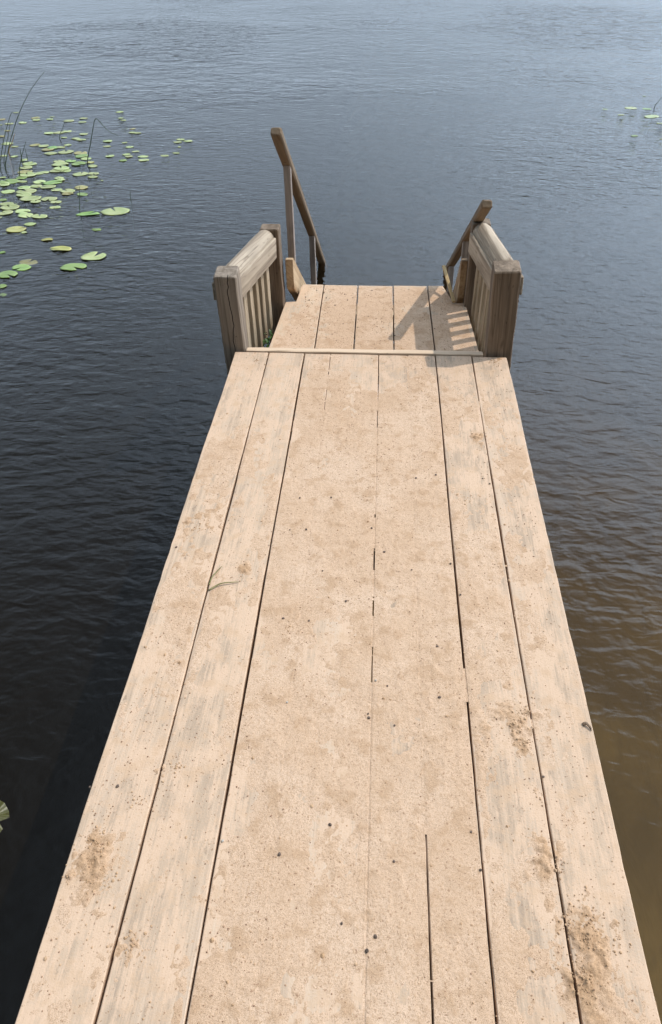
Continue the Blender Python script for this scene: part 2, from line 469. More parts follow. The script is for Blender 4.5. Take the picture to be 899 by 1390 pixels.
# water: thin clear surface over tannin-brown water; reflection by Fresnel on small ripples
def water_material():
    t = NT('lake_water')
    co = t.coord()
    # calm lanes and gusty patches
    gust = t.mapr(t.noise(t.coord(scale=(.16, .22, 1), rot=(0, 0, .35)), 1.0, 2, .5), .40, .60, .40, 1.0)
    def ripples(sx, sy, ang, det=2, dist=.5):
        return t.noise(t.coord(scale=(sx, sy, 1), rot=(0, 0, ang)), 1.0, det, .45, dist)
    r1 = ripples(8.5, 16.5, .12)
    r2 = ripples(7.0, 13.0, -.5)
    r3 = ripples(2.6, 4.2, .3, 2, .3)
    r4 = ripples(20.0, 33.0, -.1, 1, .3)
    h = t.math('MULTIPLY_ADD', r1, 1.0, t.math('MULTIPLY', r2, .9))
    h = t.math('MULTIPLY_ADD', r4, .25, h)
    h = t.math('MULTIPLY_ADD', r3, .45, h)
    h = t.math('MULTIPLY', h, gust)
    sy = t.n('ShaderNodeSeparateXYZ'); t.set(sy, 0, t.n('ShaderNodeTexCoord').outputs['Object'])
    lee = t.mapr(t.math('MULTIPLY_ADD', sy.outputs[0], .35, sy.outputs[1]), -.5, 6.5, .17, 1.0)   # sheltered by the bank
    h = t.math('MULTIPLY', h, lee)
    # open water beyond: longer wind waves
    r5 = ripples(3.0, 4.4, .18, 2, .4)
    h = t.math('MULTIPLY_ADD', t.math('MULTIPLY', r5, t.mapr(sy.outputs[1], 6.5, 15.0, .0, 4.2)), gust, h)
    nrm = t.bump(h, .0195)
    fr = t.n('ShaderNodeFresnel'); t.set(fr, 'IOR', 1.333); t.set(fr, 'Normal', nrm)
    gl = t.n('ShaderNodeBsdfGlossy'); t.set(gl, 'Color', (1, 1, 1, 1)); t.set(gl, 'Roughness', .03); t.set(gl, 'Normal', nrm)
    tr = t.n('ShaderNodeBsdfTransparent'); t.set(tr, 'Color', (1, 1, 1, 1))
    # suspended silt just under the surface
    df = t.n('ShaderNodeBsdfDiffuse'); t.set(df, 'Color', (.22, .160, .090, 1))
    mu = t.n('ShaderNodeMixShader'); t.set(mu, 0, .023); t.set(mu, 1, tr.outputs[0]); t.set(mu, 2, df.outputs[0])
    mx = t.n('ShaderNodeMixShader'); t.set(mx, 0, fr.outputs[0]); t.set(mx, 1, mu.outputs[0]); t.set(mx, 2, gl.outputs[0])
    t.t.links.new(mx.outputs[0], t.out.inputs['Surface'])
    va = t.n('ShaderNodeVolumeAbsorption'); t.set(va, 'Color', (.66, .60, .36, 1)); t.set(va, 'Density', 2.35)
    t.t.links.new(va.outputs[0], t.out.inputs['Volume'])
    return t.m
M['water'] = water_material()

def bed_material():
    t = NT('lake_bed_shaded')
    co = t.coord()
    n1 = t.noise(co, 1.3, 5, .6, .5); n2 = t.noise(t.coord(scale=(6, 2.2, 6), rot=(0, 0, .5)), 1.0, 4, .6, .8)
    c = t.mix(t.mapr(n1, .35, .65), (.31, .225, .115), (.45, .335, .185))
    c = t.mix(t.math('MULTIPLY', t.mapr(n2, .46, .70), .35), c, (.20, .15, .07))
    sx = t.n('ShaderNodeSeparateXYZ'); t.set(sx, 0, t.n('ShaderNodeTexCoord').outputs['Object'])
    left_shade = t.mapr(t.math('MULTIPLY_ADD', n1, .5, sx.outputs[0]), .2, -1.0)
    c = t.mix(t.math('MULTIPLY', left_shade, .93), c, (.035, .03, .018))  # left bed darkened in its colour to imitate shade in the water
    t.principled(c, .95, t.bump(n2, .012), .1)
    return t.m
M['bed'] = bed_material()

# ------------------------------------------------------------------ setting: lake bed and lake
def build_lake():
    xs = np.concatenate([np.linspace(-3000, -20, 8), np.linspace(-14, 14, 71), np.linspace(20, 3000, 8)])
    ys = np.concatenate([np.linspace(-3000, -10, 8), np.linspace(-8, 20, 71), np.linspace(30, 3000, 8)])
    X, Y = np.meshgrid(xs, ys)
    depth = np.clip(.50 + .115 * Y, .35, None)
    depth = np.where(Y > 8, 1.42 + (Y - 8) * .02, depth)
    depth = np.clip(depth, .35, 5.0)
    depth = depth + 1.1 * np.clip((-.75 - X) / .9, 0, 1)  # deepened on the left to dim the deck's shadow edge
    Z = ZW - depth + .10 * fbm(X * .9, Y * .9, 3)
    V = np.stack([X, Y, Z], -1).reshape(-1, 3)
    nx, ny = len(xs), len(ys)
    I = np.arange(nx * ny).reshape(ny, nx)
    F = np.stack([I[:-1, :-1], I[:-1, 1:], I[1:, 1:], I[1:, :-1]], -1).reshape(-1, 4)
    o = link('lake_bed', np_mesh('lake_bed', V, F), M['bed'])
    tag(o, kind='structure')
    S = 2990.0
    bm = bmesh.new()
    bmesh.ops.create_cube(bm, size=1.0)
    for v in bm.verts:
        v.co.x *= 2 * S; v.co.y *= 2 * S
        v.co.z = ZW if v.co.z > 0 else -9.0
    me = bpy.data.meshes.new('lake_water'); bm.to_mesh(me); bm.free()
    w = link('lake_water', me, M['water'])
    tag(w, kind='structure')
build_lake()

def build_shading_bank():
    # unseen bank and wood behind the viewer, added to shade shore-facing sides of the posts
    xs = np.linspace(-120, 120, 61); ys = np.concatenate([np.linspace(-90, -20, 15), np.linspace(-18, -2.6, 18)])
    X, Y = np.meshgrid(xs, ys)
    Z = ZW - .25 + np.clip((-2.6 - Y) * .28, 0, 1.6) + np.clip((-10 - Y) * .05, 0, 3) + .5 * fbm(X * .3, Y * .3, 3) * np.clip((-3 - Y) / 4, 0, 1)
    nx, ny = len(xs), len(ys); I = np.arange(nx * ny).reshape(ny, nx)
    F = np.stack([I[:-1, :-1], I[:-1, 1:], I[1:, 1:], I[1:, :-1]], -1).reshape(-1, 4)
    o = link('shore', np_mesh('shore', np.stack([X, Y, Z], -1).reshape(-1, 3), F), simple('shore_turf', (.05, .07, .02), (.09, .10, .035), 3, .9))
    tag(o, kind='structure')
    rs = np.random.RandomState(3)
    V = []; F = []; nb = 0
    for _ in range(70):
        cx, cy = rs.uniform(-55, 55), rs.uniform(-26, -11)
        H = rs.uniform(9, 15); n = 260
        d = rs.normal(size=(n, 3)); d /= np.linalg.norm(d, axis=1)[:, None]
        c = np.array([cx, cy, 1.2 + H * .56]) + d * rs.uniform(.5, 1, (n, 1)) * np.array([2.6, 2.6, H * .46])
        a = rs.normal(size=(n, 3)); a /= np.linalg.norm(a, axis=1)[:, None]
        b = np.cross(a, rs.normal(size=(n, 3))); b /= np.linalg.norm(b, axis=1)[:, None]
        q = np.stack([c - a * .55, c - b * .4, c + a * .55, c + b * .4], 1).reshape(-1, 3)
        V.append(q); F.append(np.arange(4 * n).reshape(n, 4) + nb); nb += 4 * n
    w = link('shading_wood', np_mesh('shading_wood', np.concatenate(V), np.concatenate(F)), simple('shading_wood_leaves', (.03, .055, .015), (.07, .10, .03), 1.5, .7))
    tag(w, 'unseen dense wood added behind the viewer to shade the shore-facing posts', 'wood', kind='stuff')

build_shading_bank()

# ------------------------------------------------------------------ upper deck
# board seams: x at y = 0.5 and at y = 2.97
SEAM_N = [-.680, -.521, -.344, -.212, .003, .136, .259, .421, .575]
SEAM_F = [-.704, -.542, -.371, -.249, -.023, .112, .241, .409, .567]
GAP = [0, .0058, .0066, .0026, .0028, .0030, .0056, .0046, 0]
Y0, Y1 = -1.6, 2.970
def seam(i, y):
    return SEAM_N[i] + (SEAM_F[i] - SEAM_N[i]) * (y - .5) / 2.47

def deck_plank(name, xl, xr, y0, y1, z1, th, m, parent, n=110, wear=(0, 0)):
    """one long board; xl, xr give its two edges as functions of y (slightly wandering)"""
    bm = bmesh.new()
    rings = []
    p = [random.uniform(0, 6) for _ in range(6)]
    c = .0025
    ox, oy = (xl(y0) + xr(y0)) / 2, y0
    cup = random.uniform(-.0008, .0012)
    for k in range(n + 1):
        y = y0 + (y1 - y0) * k / n
        a = xl(y) + .0012 * math.sin(y * 5 + p[0]) + random.uniform(-.0005, .0005)
        b = xr(y) + .0012 * math.sin(y * 4 + p[1]) + random.uniform(-.0005, .0005)
        a += wear[0] * (.0024 * math.sin(y * 2.3 + p[2]) + .0012 * math.sin(y * 9 + p[3]) + (random.uniform(0, .004) if random.random() < .12 else 0))
        b -= wear[1] * (.0024 * math.sin(y * 2.1 + p[4]) + .0012 * math.sin(y * 8 + p[5]) + (random.uniform(0, .004) if random.random() < .12 else 0))
        yy = y + (random.uniform(-.002, .002) if k in (0, n) else 0)
        q = [(a, z1 - th), (b, z1 - th), (b, z1 - c), (b - c * .4, z1 - c * .35), (b - c, z1), ((a + b) / 2, z1 + cup), (a + c, z1), (a + c * .4, z1 - c * .35), (a, z1 - c)]
        rings.append([bm.verts.new((x - ox, yy - oy, z - z1)) for x, z in q])
    m_ = len(rings[0])
    for r, s in zip(rings, rings[1:]):
        for i in range(m_):
            bm.faces.new((r[i], r[(i + 1) % m_], s[(i + 1) % m_], s[i]))
    bm.faces.new(list(reversed(rings[0]))); bm.faces.new(rings[-1])
    bmesh.ops.recalc_face_normals(bm, faces=bm.faces[:])
    me = bpy.data.meshes.new(name); bm.to_mesh(me); bm.free()
    return link(name, me, m, parent, Matrix.Translation((ox, oy, z1)))

deck = empty('boardwalk', (-.06, Y1, 0), 'long sand strewn jetty deck of pale planks running out over the water', 'jetty')
for i in range(8):
    gl, gr = GAP[i] / 2, GAP[i + 1] / 2
    ye = Y1 + random.uniform(-.005, .001)
    deck_plank('plank', (lambda y, i=i, g=gl: seam(i, y) + g), (lambda y, i=i, g=gr: seam(i + 1, y) - g), Y0, ye, 0, .042, M['plank'], deck, wear=(.5 * (i == 0), .5 * (i == 7)))
beam('edge_board', (-.652, 2.993, -.058), (.462, 2.993, -.055), .034, .125, M['batten'], deck, ch=.003, segs=14, jit=.001)
for x in (-.62, -.06, .49):
    beam('bearer', (x, Y0, -.115), (x + (-.02 if x < 0 else -.008), 2.965, -.115), .09, .14, M['pile'], deck, ch=.004)
for y in (.3, 1.9):
    beam('crossbeam', (-.66, y, -.245), (.56, y, -.245), .10, .115, M['pile'], deck)
    for x in (-.6, .5):
        log('pile', (x, y, -1.9), (x, y, -.30), .065, M['pile'], deck)

# ------------------------------------------------------------------ lower platform
plat = empty('landing_platform', (-.06, 3.45, ZL), 'short lower platform of five sandy planks beyond the step at the jetty end', 'platform')
YA, YB = 3.013, 3.917
LS_N = [-.575, -.347, -.150, .0505, .2535, .468]
LS_F = [-.540, -.358, -.160, .042, .239, .425]
def lseam(i, y): return LS_N[i] + (LS_F[i] - LS_N[i]) * (y - 3.2) / .72
g = .003
def lpoly(i):
    a, b = i, i + 1
    yb = YB + (.006, .002, 0, .006, .01)[i]
    if i == 0:
        return [(lseam(0, YA), YA), (lseam(1, YA) - g, YA), (lseam(1, yb) - g, yb), (-.482, yb), (-.497, 3.700), (-.555, 3.690)]
    if i == 4:
        return [(lseam(4, YA) + g, YA), (lseam(5, YA), YA), (.440, 3.712), (.378, 3.706), (.328, yb), (lseam(4, yb) + g, yb)]
    return [(lseam(a, YA) + g, YA), (lseam(b, YA) - g, YA), (lseam(b, yb) - g, yb), (lseam(a, yb) + g, yb)]
for i in range(5):
    prism('plank', lpoly(i), ZL - .04, ZL, M['plank_low'], plat)
for y in (3.14, 3.60):
    beam('bearer', (-.56, y, ZL - .10), (.44, y, ZL - .10), .08, .115, M['pile'], plat)
for x in (-.42, .28):
    log('pile', (x, 3.62, -2.1), (x, 3.62, ZL - .16), .055, M['pile'], plat)

# ------------------------------------------------------------------ railings either side of the platform
def railing(label, near_b, near_t, near_w, far_b, far_t, far_w, log_a, log_b, log_r, sgn, outer, post_m, boardh):
    """sgn: +1 when the platform lies towards +x of the railing"""
    near_t = Vector(near_t); far_t = Vector(far_t)
    r = empty('railing', (near_t.x, near_t.y, ZL), label, 'railing', 'railings beside the lower platform')
    beam('post', near_b, near_t, near_w, .10, post_m, r, up=(0, -1, 0), ch=.006, segs=14, jit=.0016, endcut=(0, -.012))
    beam('post', far_b, far_t, far_w, .085, M['post'], r, up=(0, -1, 0), ch=.005, segs=12, jit=.0012)
    la, lb = Vector(log_a), Vector(log_b)
    log('log_rail', la, lb, log_r, M['log'], r, r2=log_r * .97, flat=.72)
    d = (lb - la).normalized()
    n = Vector((d.y, -d.x, 0)).normalized() * sgn
    # inner board, just proud of the log on the platform side
    o = n * (log_r - .004) - Vector((0, 0, boardh * .5 - .005))
    beam('rail_board', la + o - d * .004, lb + o, .030, boardh, M['rail'], r, ch=.004, segs=12, jit=.001)
    # outer board runs past the posts
    oo = -n * (near_w * .5 + .013)
    a = Vector((near_t.x, near_t.y - .01, outer)) + oo
    b = Vector((far_t.x, far_t.y + .03, outer - .05)) - n * (far_w * .5 + .013)
    beam('outer_board', a, b, .022, .082, M['rail'], r, ch=.003, segs=10, jit=.0008)
    # slats under the log
    ns = 6
    L = (lb - la).length
    for i in range(ns):
        t = (i + .62) / (ns + .35)
        p = la.lerp(lb, t) + n * (log_r * .2)
        top = p.z - log_r * .72
        beam('slat', (p.x + random.uniform(-.002, .002), p.y, -.235), (p.x, p.y + random.uniform(-.003, .003), top), .021, .043 + random.uniform(-.003, .003), M['slat'], r, up=d, ch=.0025, segs=8, jit=.0008)
    return r
railing('weathered railing at left of the platform, its near post cracked', (-.699, 3.036, -.75), (-.717, 3.036, .372), .104,
        (-.602, 3.685, -.70), (-.612, 3.685, .335), .098, (-.722, 3.083, .322), (-.632, 3.645, .290), .045, 1, .272, M['post_cracked'], .108)
railing('brown railing at right of the platform with a broad uncracked post', (.566, 3.036, -.75), (.522, 3.036, .412), .117,
        (.479, 3.705, -.70), (.476, 3.705, .365), .092, (.533, 3.085, .362), (.482, 3.664, .318), .052, -1, .322, M['post'], .10)

# ------------------------------------------------------------------ water ladder and its handrails
lad = empty('water_ladder', (-.05, 3.95, ZW), 'wooden steps down into the lake, only the sawn tops of two stringers showing', 'ladder')
def stringer(x, y0, zt, hgt, th, slope):
    L = 1.6 / slope
    pts = [(y0, zt), (y0 + .035, zt - .002), (y0 + L, zt - L * slope), (y0 + L, zt - L * slope - hgt), (y0 + .06, zt - hgt - .06 * slope), (y0 + .002, zt - hgt)]
    bm = bmesh.new()
    A = [bm.verts.new((-th / 2, y - y0, z - zt)) for y, z in pts]
    B = [bm.verts.new((th / 2, y - y0, z - zt)) for y, z in pts]
    bm.faces.new(A); bm.faces.new(list(reversed(B)))
    n = len(pts)
    for i in range(n): bm.faces.new((A[i], A[(i + 1) % n], B[(i + 1) % n], B[i]))
    bmesh.ops.recalc_face_normals(bm, faces=bm.faces[:])
    bmesh.ops.bevel(bm, geom=bm.edges[:], offset=.003, segments=2, affect='EDGES')
    # turn so that the grain (local Y) follows the slope
    ang = math.atan(-slope)
    R = Matrix.Rotation(-ang, 4, 'X')
    bmesh.ops.transform(bm, matrix=R, verts=bm.verts[:])
    me = bpy.data.meshes.new('stringer'); bm.to_mesh(me); bm.free()
    return link('stringer', me, M['stringer'], lad, Matrix.Translation((x, y0, zt)) @ Matrix.Rotation(ang, 4, 'X'))
stringer(-.5245, 3.700, .150, .165, .041, .72)
stringer(.4150, 3.715, .150, .215, .034, 1.15)
for k in range(4):
    y = 4.22 + .27 * k
    z = -.36 - .185 * k
    beam('tread', (-.500, y, z - .05), (.393, y, z - .05), .17, .032, M['stringer'], lad, up=(0, 0, 1))

hl = empty('handrail', (-.507, 3.80, ZW), 'tall brown handrail on the left, sloping on two posts into the water', 'handrail', 'handrails of the water ladder')
SL = -(.842 + .60) / 2.0
beam('rail', (-.535, 3.590, .800 + .020), (-.496, 5.49, .800 + .020 - .783 * 1.90), .052, .040, M['handrail'], hl, ch=.007, segs=14, jit=.001)
def hz(y): return .800 - .783 * (y - 3.590)
beam('post', (-.531, 3.885, -.12), (-.529, 3.868, hz(3.885) + .006), .038, .045, M['ladder_post'], hl, up=(0, -1, 0), ch=.003, segs=10, jit=.0008, endcut=(0, .034))
beam('post', (-.508, 4.79, -1.0), (-.510, 4.78, hz(4.80) + .006), .038, .045, M['ladder_post'], hl, up=(0, -1, 0), ch=.003, segs=10, jit=.0008, endcut=(0, .034))

hr = empty('handrail', (.443, 4.0, ZW), 'short brown handrail on the right, rising just behind the railing', 'handrail', 'handrails of the water ladder')
beam('rail', (.462, 3.462, .512 + .021), (.452, 5.30, .512 + .021 - .630 * 1.838), .052, .040, M['handrail'], hr, ch=.007, segs=14, jit=.001)
def hz2(y): return .512 - .630 * (y - 3.462)
beam('post', (.459, 4.14, -.45), (.457, 4.125, hz2(4.14) + .006), .037, .045, M['ladder_post'], hr, up=(0, -1, 0), ch=.003, segs=10, jit=.0008, endcut=(0, .028))
beam('post', (.455, 4.86, -1.0), (.454, 4.85, hz2(4.87) + .006), .036, .045, M['ladder_post'], hr, up=(0, -1, 0), ch=.003, segs=10, jit=.0008, endcut=(0, .028))

o = beam('lath', (.377, 3.698, ZL + .011), (.322, 3.925, .032), .017, .014, M['lath'], up=(0, 0, 1), ch=.002, segs=8, jit=.0008)
tag(o, 'thin pale lath propped beside the right stringer, sticking out past the platform edge', 'lath')

# ------------------------------------------------------------------ sand
CL = [(.375, 1.063, .055, 1.0), (.467, .582, .06, 1.6), (-.631, 1.766, .05, .5), (-.629, .699, .05, 1.2), (-.43, 1.569, .03, .4), (-.493, .505, .04, .9),
      (-.25, 1.355, .03, .5), (-.486, .898, .035, .6), (.329, 1.95, .04, .4), (.389, 2.353, .03, .3), (.421, .718, .035, .8), (.426, .607, .035, .8),
      (-.60, .62, .05, .7), (-.555, .80, .03, .5), (.40, 1.10, .03, .8), (.405, .88, .02, .4), (-.62, 1.1, .03, .3), (.5, 2.93, .05, .5), (-.665, .62, .02, .5),
      (.44, .50, .05, 1.2), (.39, 1.01, .03, .6), (-.58, 2.9, .04, .2)]
def damp_mask(X, Y):
    m = 0
    for cx, cy, r, a in CL:
        d2 = ((X - cx) ** 2 + ((Y - cy) * .8) ** 2) / (r * r * 1.7)
        m = np.maximum(m, (.45 + .55 * min(a, 1)) * np.exp(-d2 * 1.1))
    return np.clip((m * .85 + 2.1 * fbm(X * 21 + 30, Y * 17, 5, .66) * (m > .02) - .36) * 1.9, 0, 1)
def sand_cover(X, Y):
    """sand depth in metres above the boards (negative where the wood is bare)"""
    mid = np.exp(-((X + .03) / .36) ** 4)
    h = -.0007 + .0019 * mid
    h = h + .0048 * fbm(X * 3.4 + 5, Y * 2.3, 4, .55)
    h = h + .0030 * fbm(X * 17 + 3, Y * 13, 4, .6)
    h = h + .0008 * fbm(X * 75, Y * 75, 3, .6)
    # scuffs: little crumbly ridges
    rid = 1 - 2 * np.abs(fbm(X * 34 + 40, Y * 26 + 11, 3, .55)) * 2.2
    h = h + .0020 * np.clip(rid - .45, 0, 1) * np.clip(fbm(X * 6 + 2, Y * 6 + 9, 2) * 5 + .5, 0, 1)
    h = h + .0075 * damp_mask(X, Y) * (np.abs(fbm(X * 48 + 9, Y * 48, 3, .6)) * 3.2 + .12)
    h = h - .0022 * np.clip((Y - 2.55) / .4, 0, 1)
    return h

VS, FS = [], []; base = 0
def add_patch(V, keep):
    """V: (ny, nx, 3) grid; keep: (ny-1, nx-1) bool"""
    global base
    ny, nx = V.shape[:2]
    I = np.arange(nx * ny).reshape(ny, nx)
    F = np.stack([I[:-1, :-1], I[:-1, 1:], I[1:, 1:], I[1:, :-1]], -1)[keep]
    used = np.unique(F)
    remap = -np.ones(nx * ny, int); remap[used] = np.arange(len(used))
    VS.append(V.reshape(-1, 3)[used]); FS.append(remap[F] + base)
    base += len(used)
ysg = np.concatenate([np.arange(-.6, .3, .012), np.arange(.3, 1.3, .004), np.arange(1.3, 2.966, .0055)])
for i in range(8):
    wdt = SEAM_N[i + 1] - SEAM_N[i]
    n = int(wdt / .0042)
    u = np.linspace(0, 1, n + 1)
    xl = seam(i, ysg) + GAP[i] / 2 + .0012
    xr = seam(i + 1, ysg) - GAP[i + 1] / 2 - .0012
    X = xl[:, None] + (xr - xl)[:, None] * u[None, :]
    Y = np.repeat(ysg[:, None], n + 1, 1)
    h = sand_cover(X, Y)
    # thin out towards the board edges
    e = np.minimum(X - xl[:, None], xr[:, None] - X)
    h = h - (.0016 if i in (0, 1, 6, 7) else .0003) * np.exp(-(e / .006) ** 2)
    V = np.stack([X, Y, h + .0002], -1)
    hc = np.maximum.reduce([h[:-1, :-1], h[1:, :-1], h[:-1, 1:], h[1:, 1:]])
    add_patch(V, hc > -.0006)
# sand fallen into the seams: fills the middle ones, bridges the open ones here and there
def filled(i, y):
    n = fbm(np.full_like(y, i * 7.7), y * 11.0, 6, .72)
    if i in (1, 2): return n > .30
    if i == 3: return np.where(y > 2.5, n > .05, n > -.5)
    if i == 4: return np.where(((y > 1.17) & (y < 1.69)) | (y > 2.35), n > .04, n > -.20)
    if i == 5: return np.where(y < .765, n > .12, n > -.5)
    if i == 6: return np.where((y > 1.125) & (y < 1.237), True, n > .27)
    return np.where((y > .95) & (y < 1.25), n > .0, n > .22)
yf = np.arange(-.6, 2.962, .0025)
for i in range(1, 8):
    X = np.stack([seam(i, yf) - GAP[i] / 2 - .0035, seam(i, yf) - GAP[i] / 6, seam(i, yf) + GAP[i] / 6, seam(i, yf) + GAP[i] / 2 + .0035], 1)
    Y = np.repeat(yf[:, None], 4, 1)
    top = .0002 + .0016 * fbm(X * 60, Y * 60, 3)
    if i in (1, 2, 6, 7): top = top - .0016
    else: top = top + np.clip(sand_cover(X, Y), 0, None) - (.0013 if i == 4 else .0004) * np.array([0, 1, 1, 0])
    V = np.stack([X, Y, top], -1)
    k = filled(i, yf)
    add_patch(V, np.repeat((k[:-1] & k[1:])[:, None], 3, 1))
_v = np.concatenate(VS)
_me = np_mesh('sand', _v, np.concatenate(FS))
_at = _me.attributes.new('damp', 'FLOAT', 'POINT')
if len(_me.vertices) == len(_v): _at.data.foreach_set('value', damp_mask(_v[:, 0], _v[:, 1]).astype(np.float32))
sand = link('sand', _me, M['sand'])
tag(sand, 'dry pale sand strewn over the boards of the long upper deck', 'sand', kind='stuff')

VS, FS = [], []; base = 0
for i in range(5):
    ys2 = np.arange(3.02, 3.905, .006)
    n = 34
    u = np.linspace(0, 1, n + 1)
    xl = lseam(i, ys2) + .006
    xr = lseam(i + 1, ys2) - .006
    if i == 0: xl = np.where(ys2 > 3.68, -.488, xl + .01)
    if i == 4: xr = np.where(ys2 > 3.69, .368 - (ys2 - 3.69) * .22, xr - .012)
    X = xl[:, None] + (xr - xl)[:, None] * u[None, :]
    Y = np.repeat(ys2[:, None], n + 1, 1)
    h = .0004 + .0045 * fbm(X * 5 + 8, Y * 5, 4, .6) + .0022 * fbm(X * 40, Y * 40, 3, .6)
    V = np.stack([X, Y, ZL + h + .0002], -1)
    hc = np.maximum.reduce([h[:-1, :-1], h[1:, :-1], h[:-1, 1:], h[1:, 1:]])
    add_patch(V, hc > -.0006)
sand2 = link('sand', np_mesh('sand', np.concatenate(VS), np.concatenate(FS)), M['sand'])
tag(sand2, 'thin sand trodden over the lower platform behind the step', 'sand', kind='stuff')

# lumps and grains: one mesh of small irregular stones
ICO = None
def lumps(name, items, m, sub=1):
    """items: (x, y, z, r, flatten)"""
    bm = bmesh.new()
    bmesh.ops.create_icosphere(bm, subdivisions=sub, radius=1.0)
    bm.verts.ensure_lookup_table()
    v0 = np.array([v.co[:] for v in bm.verts]); f0 = np.array([[v.index for v in f.verts] for f in bm.faces])
    bm.free()
    rs = np.random.RandomState(5)
    V = []; F = []
    for k, (x, y, z, r, fl) in enumerate(items):
        j = v0 * (1 + rs.uniform(-.28, .28, (len(v0), 1))) * r * np.array([rs.uniform(.8, 1.25), rs.uniform(.8, 1.25), fl])
        V.append(j + np.array([x, y, z])); F.append(f0 + k * len(v0))
    V = np.concatenate(V); F = np.concatenate(F)
    me = bpy.data.meshes.new(name)
    me.from_pydata(V.tolist(), [], F.tolist())
    me.update()
    return link(name, me, m)
items = []
for cx, cy, r, a in CL:
    for _ in range(int(60 * a * (r / .04) ** 1.2)):
        x, y = cx + r * (random.gauss(0, .22) if random.random() < .6 else random.gauss(0, .6)) + r * .25 * math.sin(_ * .9), cy + r * (random.gauss(0, .25) if random.random() < .6 else random.gauss(0, .7)) + r * .3 * math.sin(_ * 1.7)
        if not (-.69 < x < .565 and .1 < y < 2.95): continue
        q = random.choice((.0008, .001, .0012, .0015, .0019, .0027)) * random.uniform(.7, 1.25)
        items.append((x, y, .0008 + float(max(0, sand_cover(np.array(x), np.array(y)))) , q, random.uniform(.5, .8)))
for _ in range(900):
    x, y = random.uniform(-.68, .56), .25 + 2.7 * random.random()
    q = random.uniform(.0010, .0022) if random.random() < .93 else random.uniform(.0025, .0045)
    items.append((x, y, .0006 + float(max(0, sand_cover(np.array(x), np.array(y)))), q, random.uniform(.5, .8)))
tag(lumps('sand_clods', items, M['clod']), 'crumbly damp sand clods scattered in small heaps over the deck', 'sand clods', kind='stuff')
items = []
while len(items) < 3000:
    x, y = random.uniform(-.66, .55), .25 + 2.7 * random.random()
    if fbm(np.array(x * 4.5 + 60), np.array(y * 3.2), 4, .6) + .16 < random.random() * .42: continue
    items.append((x, y, .0007 + float(max(0, sand_cover(np.array(x), np.array(y)))), random.choice((.0007, .0009, .0011, .0014, .0019)), .7))
for _ in range(1000):
    x, y = random.uniform(-.46, .36), random.uniform(3.05, 3.88)
    items.append((x, y, ZL + .0012, random.uniform(.001, .0026), .7))
tag(lumps('grit', items, M['grit']), 'fine dark grit peppered over the sandy boards', 'grit', kind='stuff')

# pebbles one could pick up
PEB = [(-.021, 1.787), (.181, 1.134), (-.01, 1.073), (.06, 1.044), (.135, 2.064), (.209, 2.089), (-.173, 1.58), (-.197, 1.377), (-.3, 1.765), (-.244, 1.768), (-.171, 1.94), (-.284, 1.931), (-.275, 1.381), (-.671, 1.663), (.238, 1.635), (.261, 1.504), (.253, .697), (-.05, .57), (.022, .55), (-.008, 1.062), (.005, .522), (-.23, 1.095), (-.335, .723), (.182, 1.304), (-.091, 1.458), (.425, .926), (.379, 2.076), (.403, 2.047), (-.619, .836), (-.687, .83), (.007, 1.177), (.04, 1.162), (.024, 1.676), (.112, 1.599), (.238, .78), (-.2, .702), (.06, .703), (-.09, .776)]
PEBL = [(-.481, 3.31), (-.393, 3.837), (-.331, 3.744), (-.23, 3.795), (-.21, 3.72), (.132, 3.864), (.041, 3.621), (.055, 3.322), (-.088, 3.529), (-.218, 3.441), (-.182, 3.749), (-.448, 3.75), (-.424, 3.713), (.261, 3.401), (-.275, 3.654), (-.349, 3.81), (-.077, 3.847), (-.138, 3.402)]
protos = []
for k in range(4):
    bm = bmesh.new()
    bmesh.ops.create_icosphere(bm, subdivisions=2, radius=1.0)
    sc = (random.uniform(.85, 1.3), random.uniform(.7, 1.0), random.uniform(.45, .65))
    for v in bm.verts:
        f = 1 + .16 * math.sin(v.co.x * 3 + k) + random.uniform(-.07, .07)
        v.co = Vector((v.co.x * sc[0], v.co.y * sc[1], v.co.z * sc[2])) * f
    me = bpy.data.meshes.new('pebble'); bm.to_mesh(me); bm.free()
    me.polygons.foreach_set('use_smooth', [True] * len(me.polygons))
    protos.append(me)
WHITE = (21, 22, 30)
for k, (x, y) in enumerate(PEB + PEBL):
    low = k >= len(PEB)
    me = protos[k % 4]
    if k in WHITE: me = me.copy()
    o = bpy.data.objects.new('pebble', me)
    COL.objects.link(o)
    if not me.materials: me.materials.append(M['pebble'])
    if k in WHITE: me.materials[0] = M['pale_pebble']
    r = random.uniform(.0026, .0046) if not low else random.uniform(.0030, .0048)
    z = ZL + .002 if low else .001 + float(max(0, sand_cover(np.array(x), np.array(y))))
    o.location = (x, y, z + r * .25)
    o.scale = (r, r, r)
    o.rotation_euler = (0, 0, random.uniform(0, 6.28))
    if k in WHITE:
        tag(o, 'small whitish pebble pressed into the sand of the long deck', 'pebble', 'pebbles on the deck')
    elif low:
        tag(o, 'tiny dark pebble lying on the lower platform behind the step', 'pebble', 'pebbles on the platform')
    else:
        tag(o, 'small dark pebble lying on the sandy boards of the long deck', 'pebble', 'pebbles on the deck')

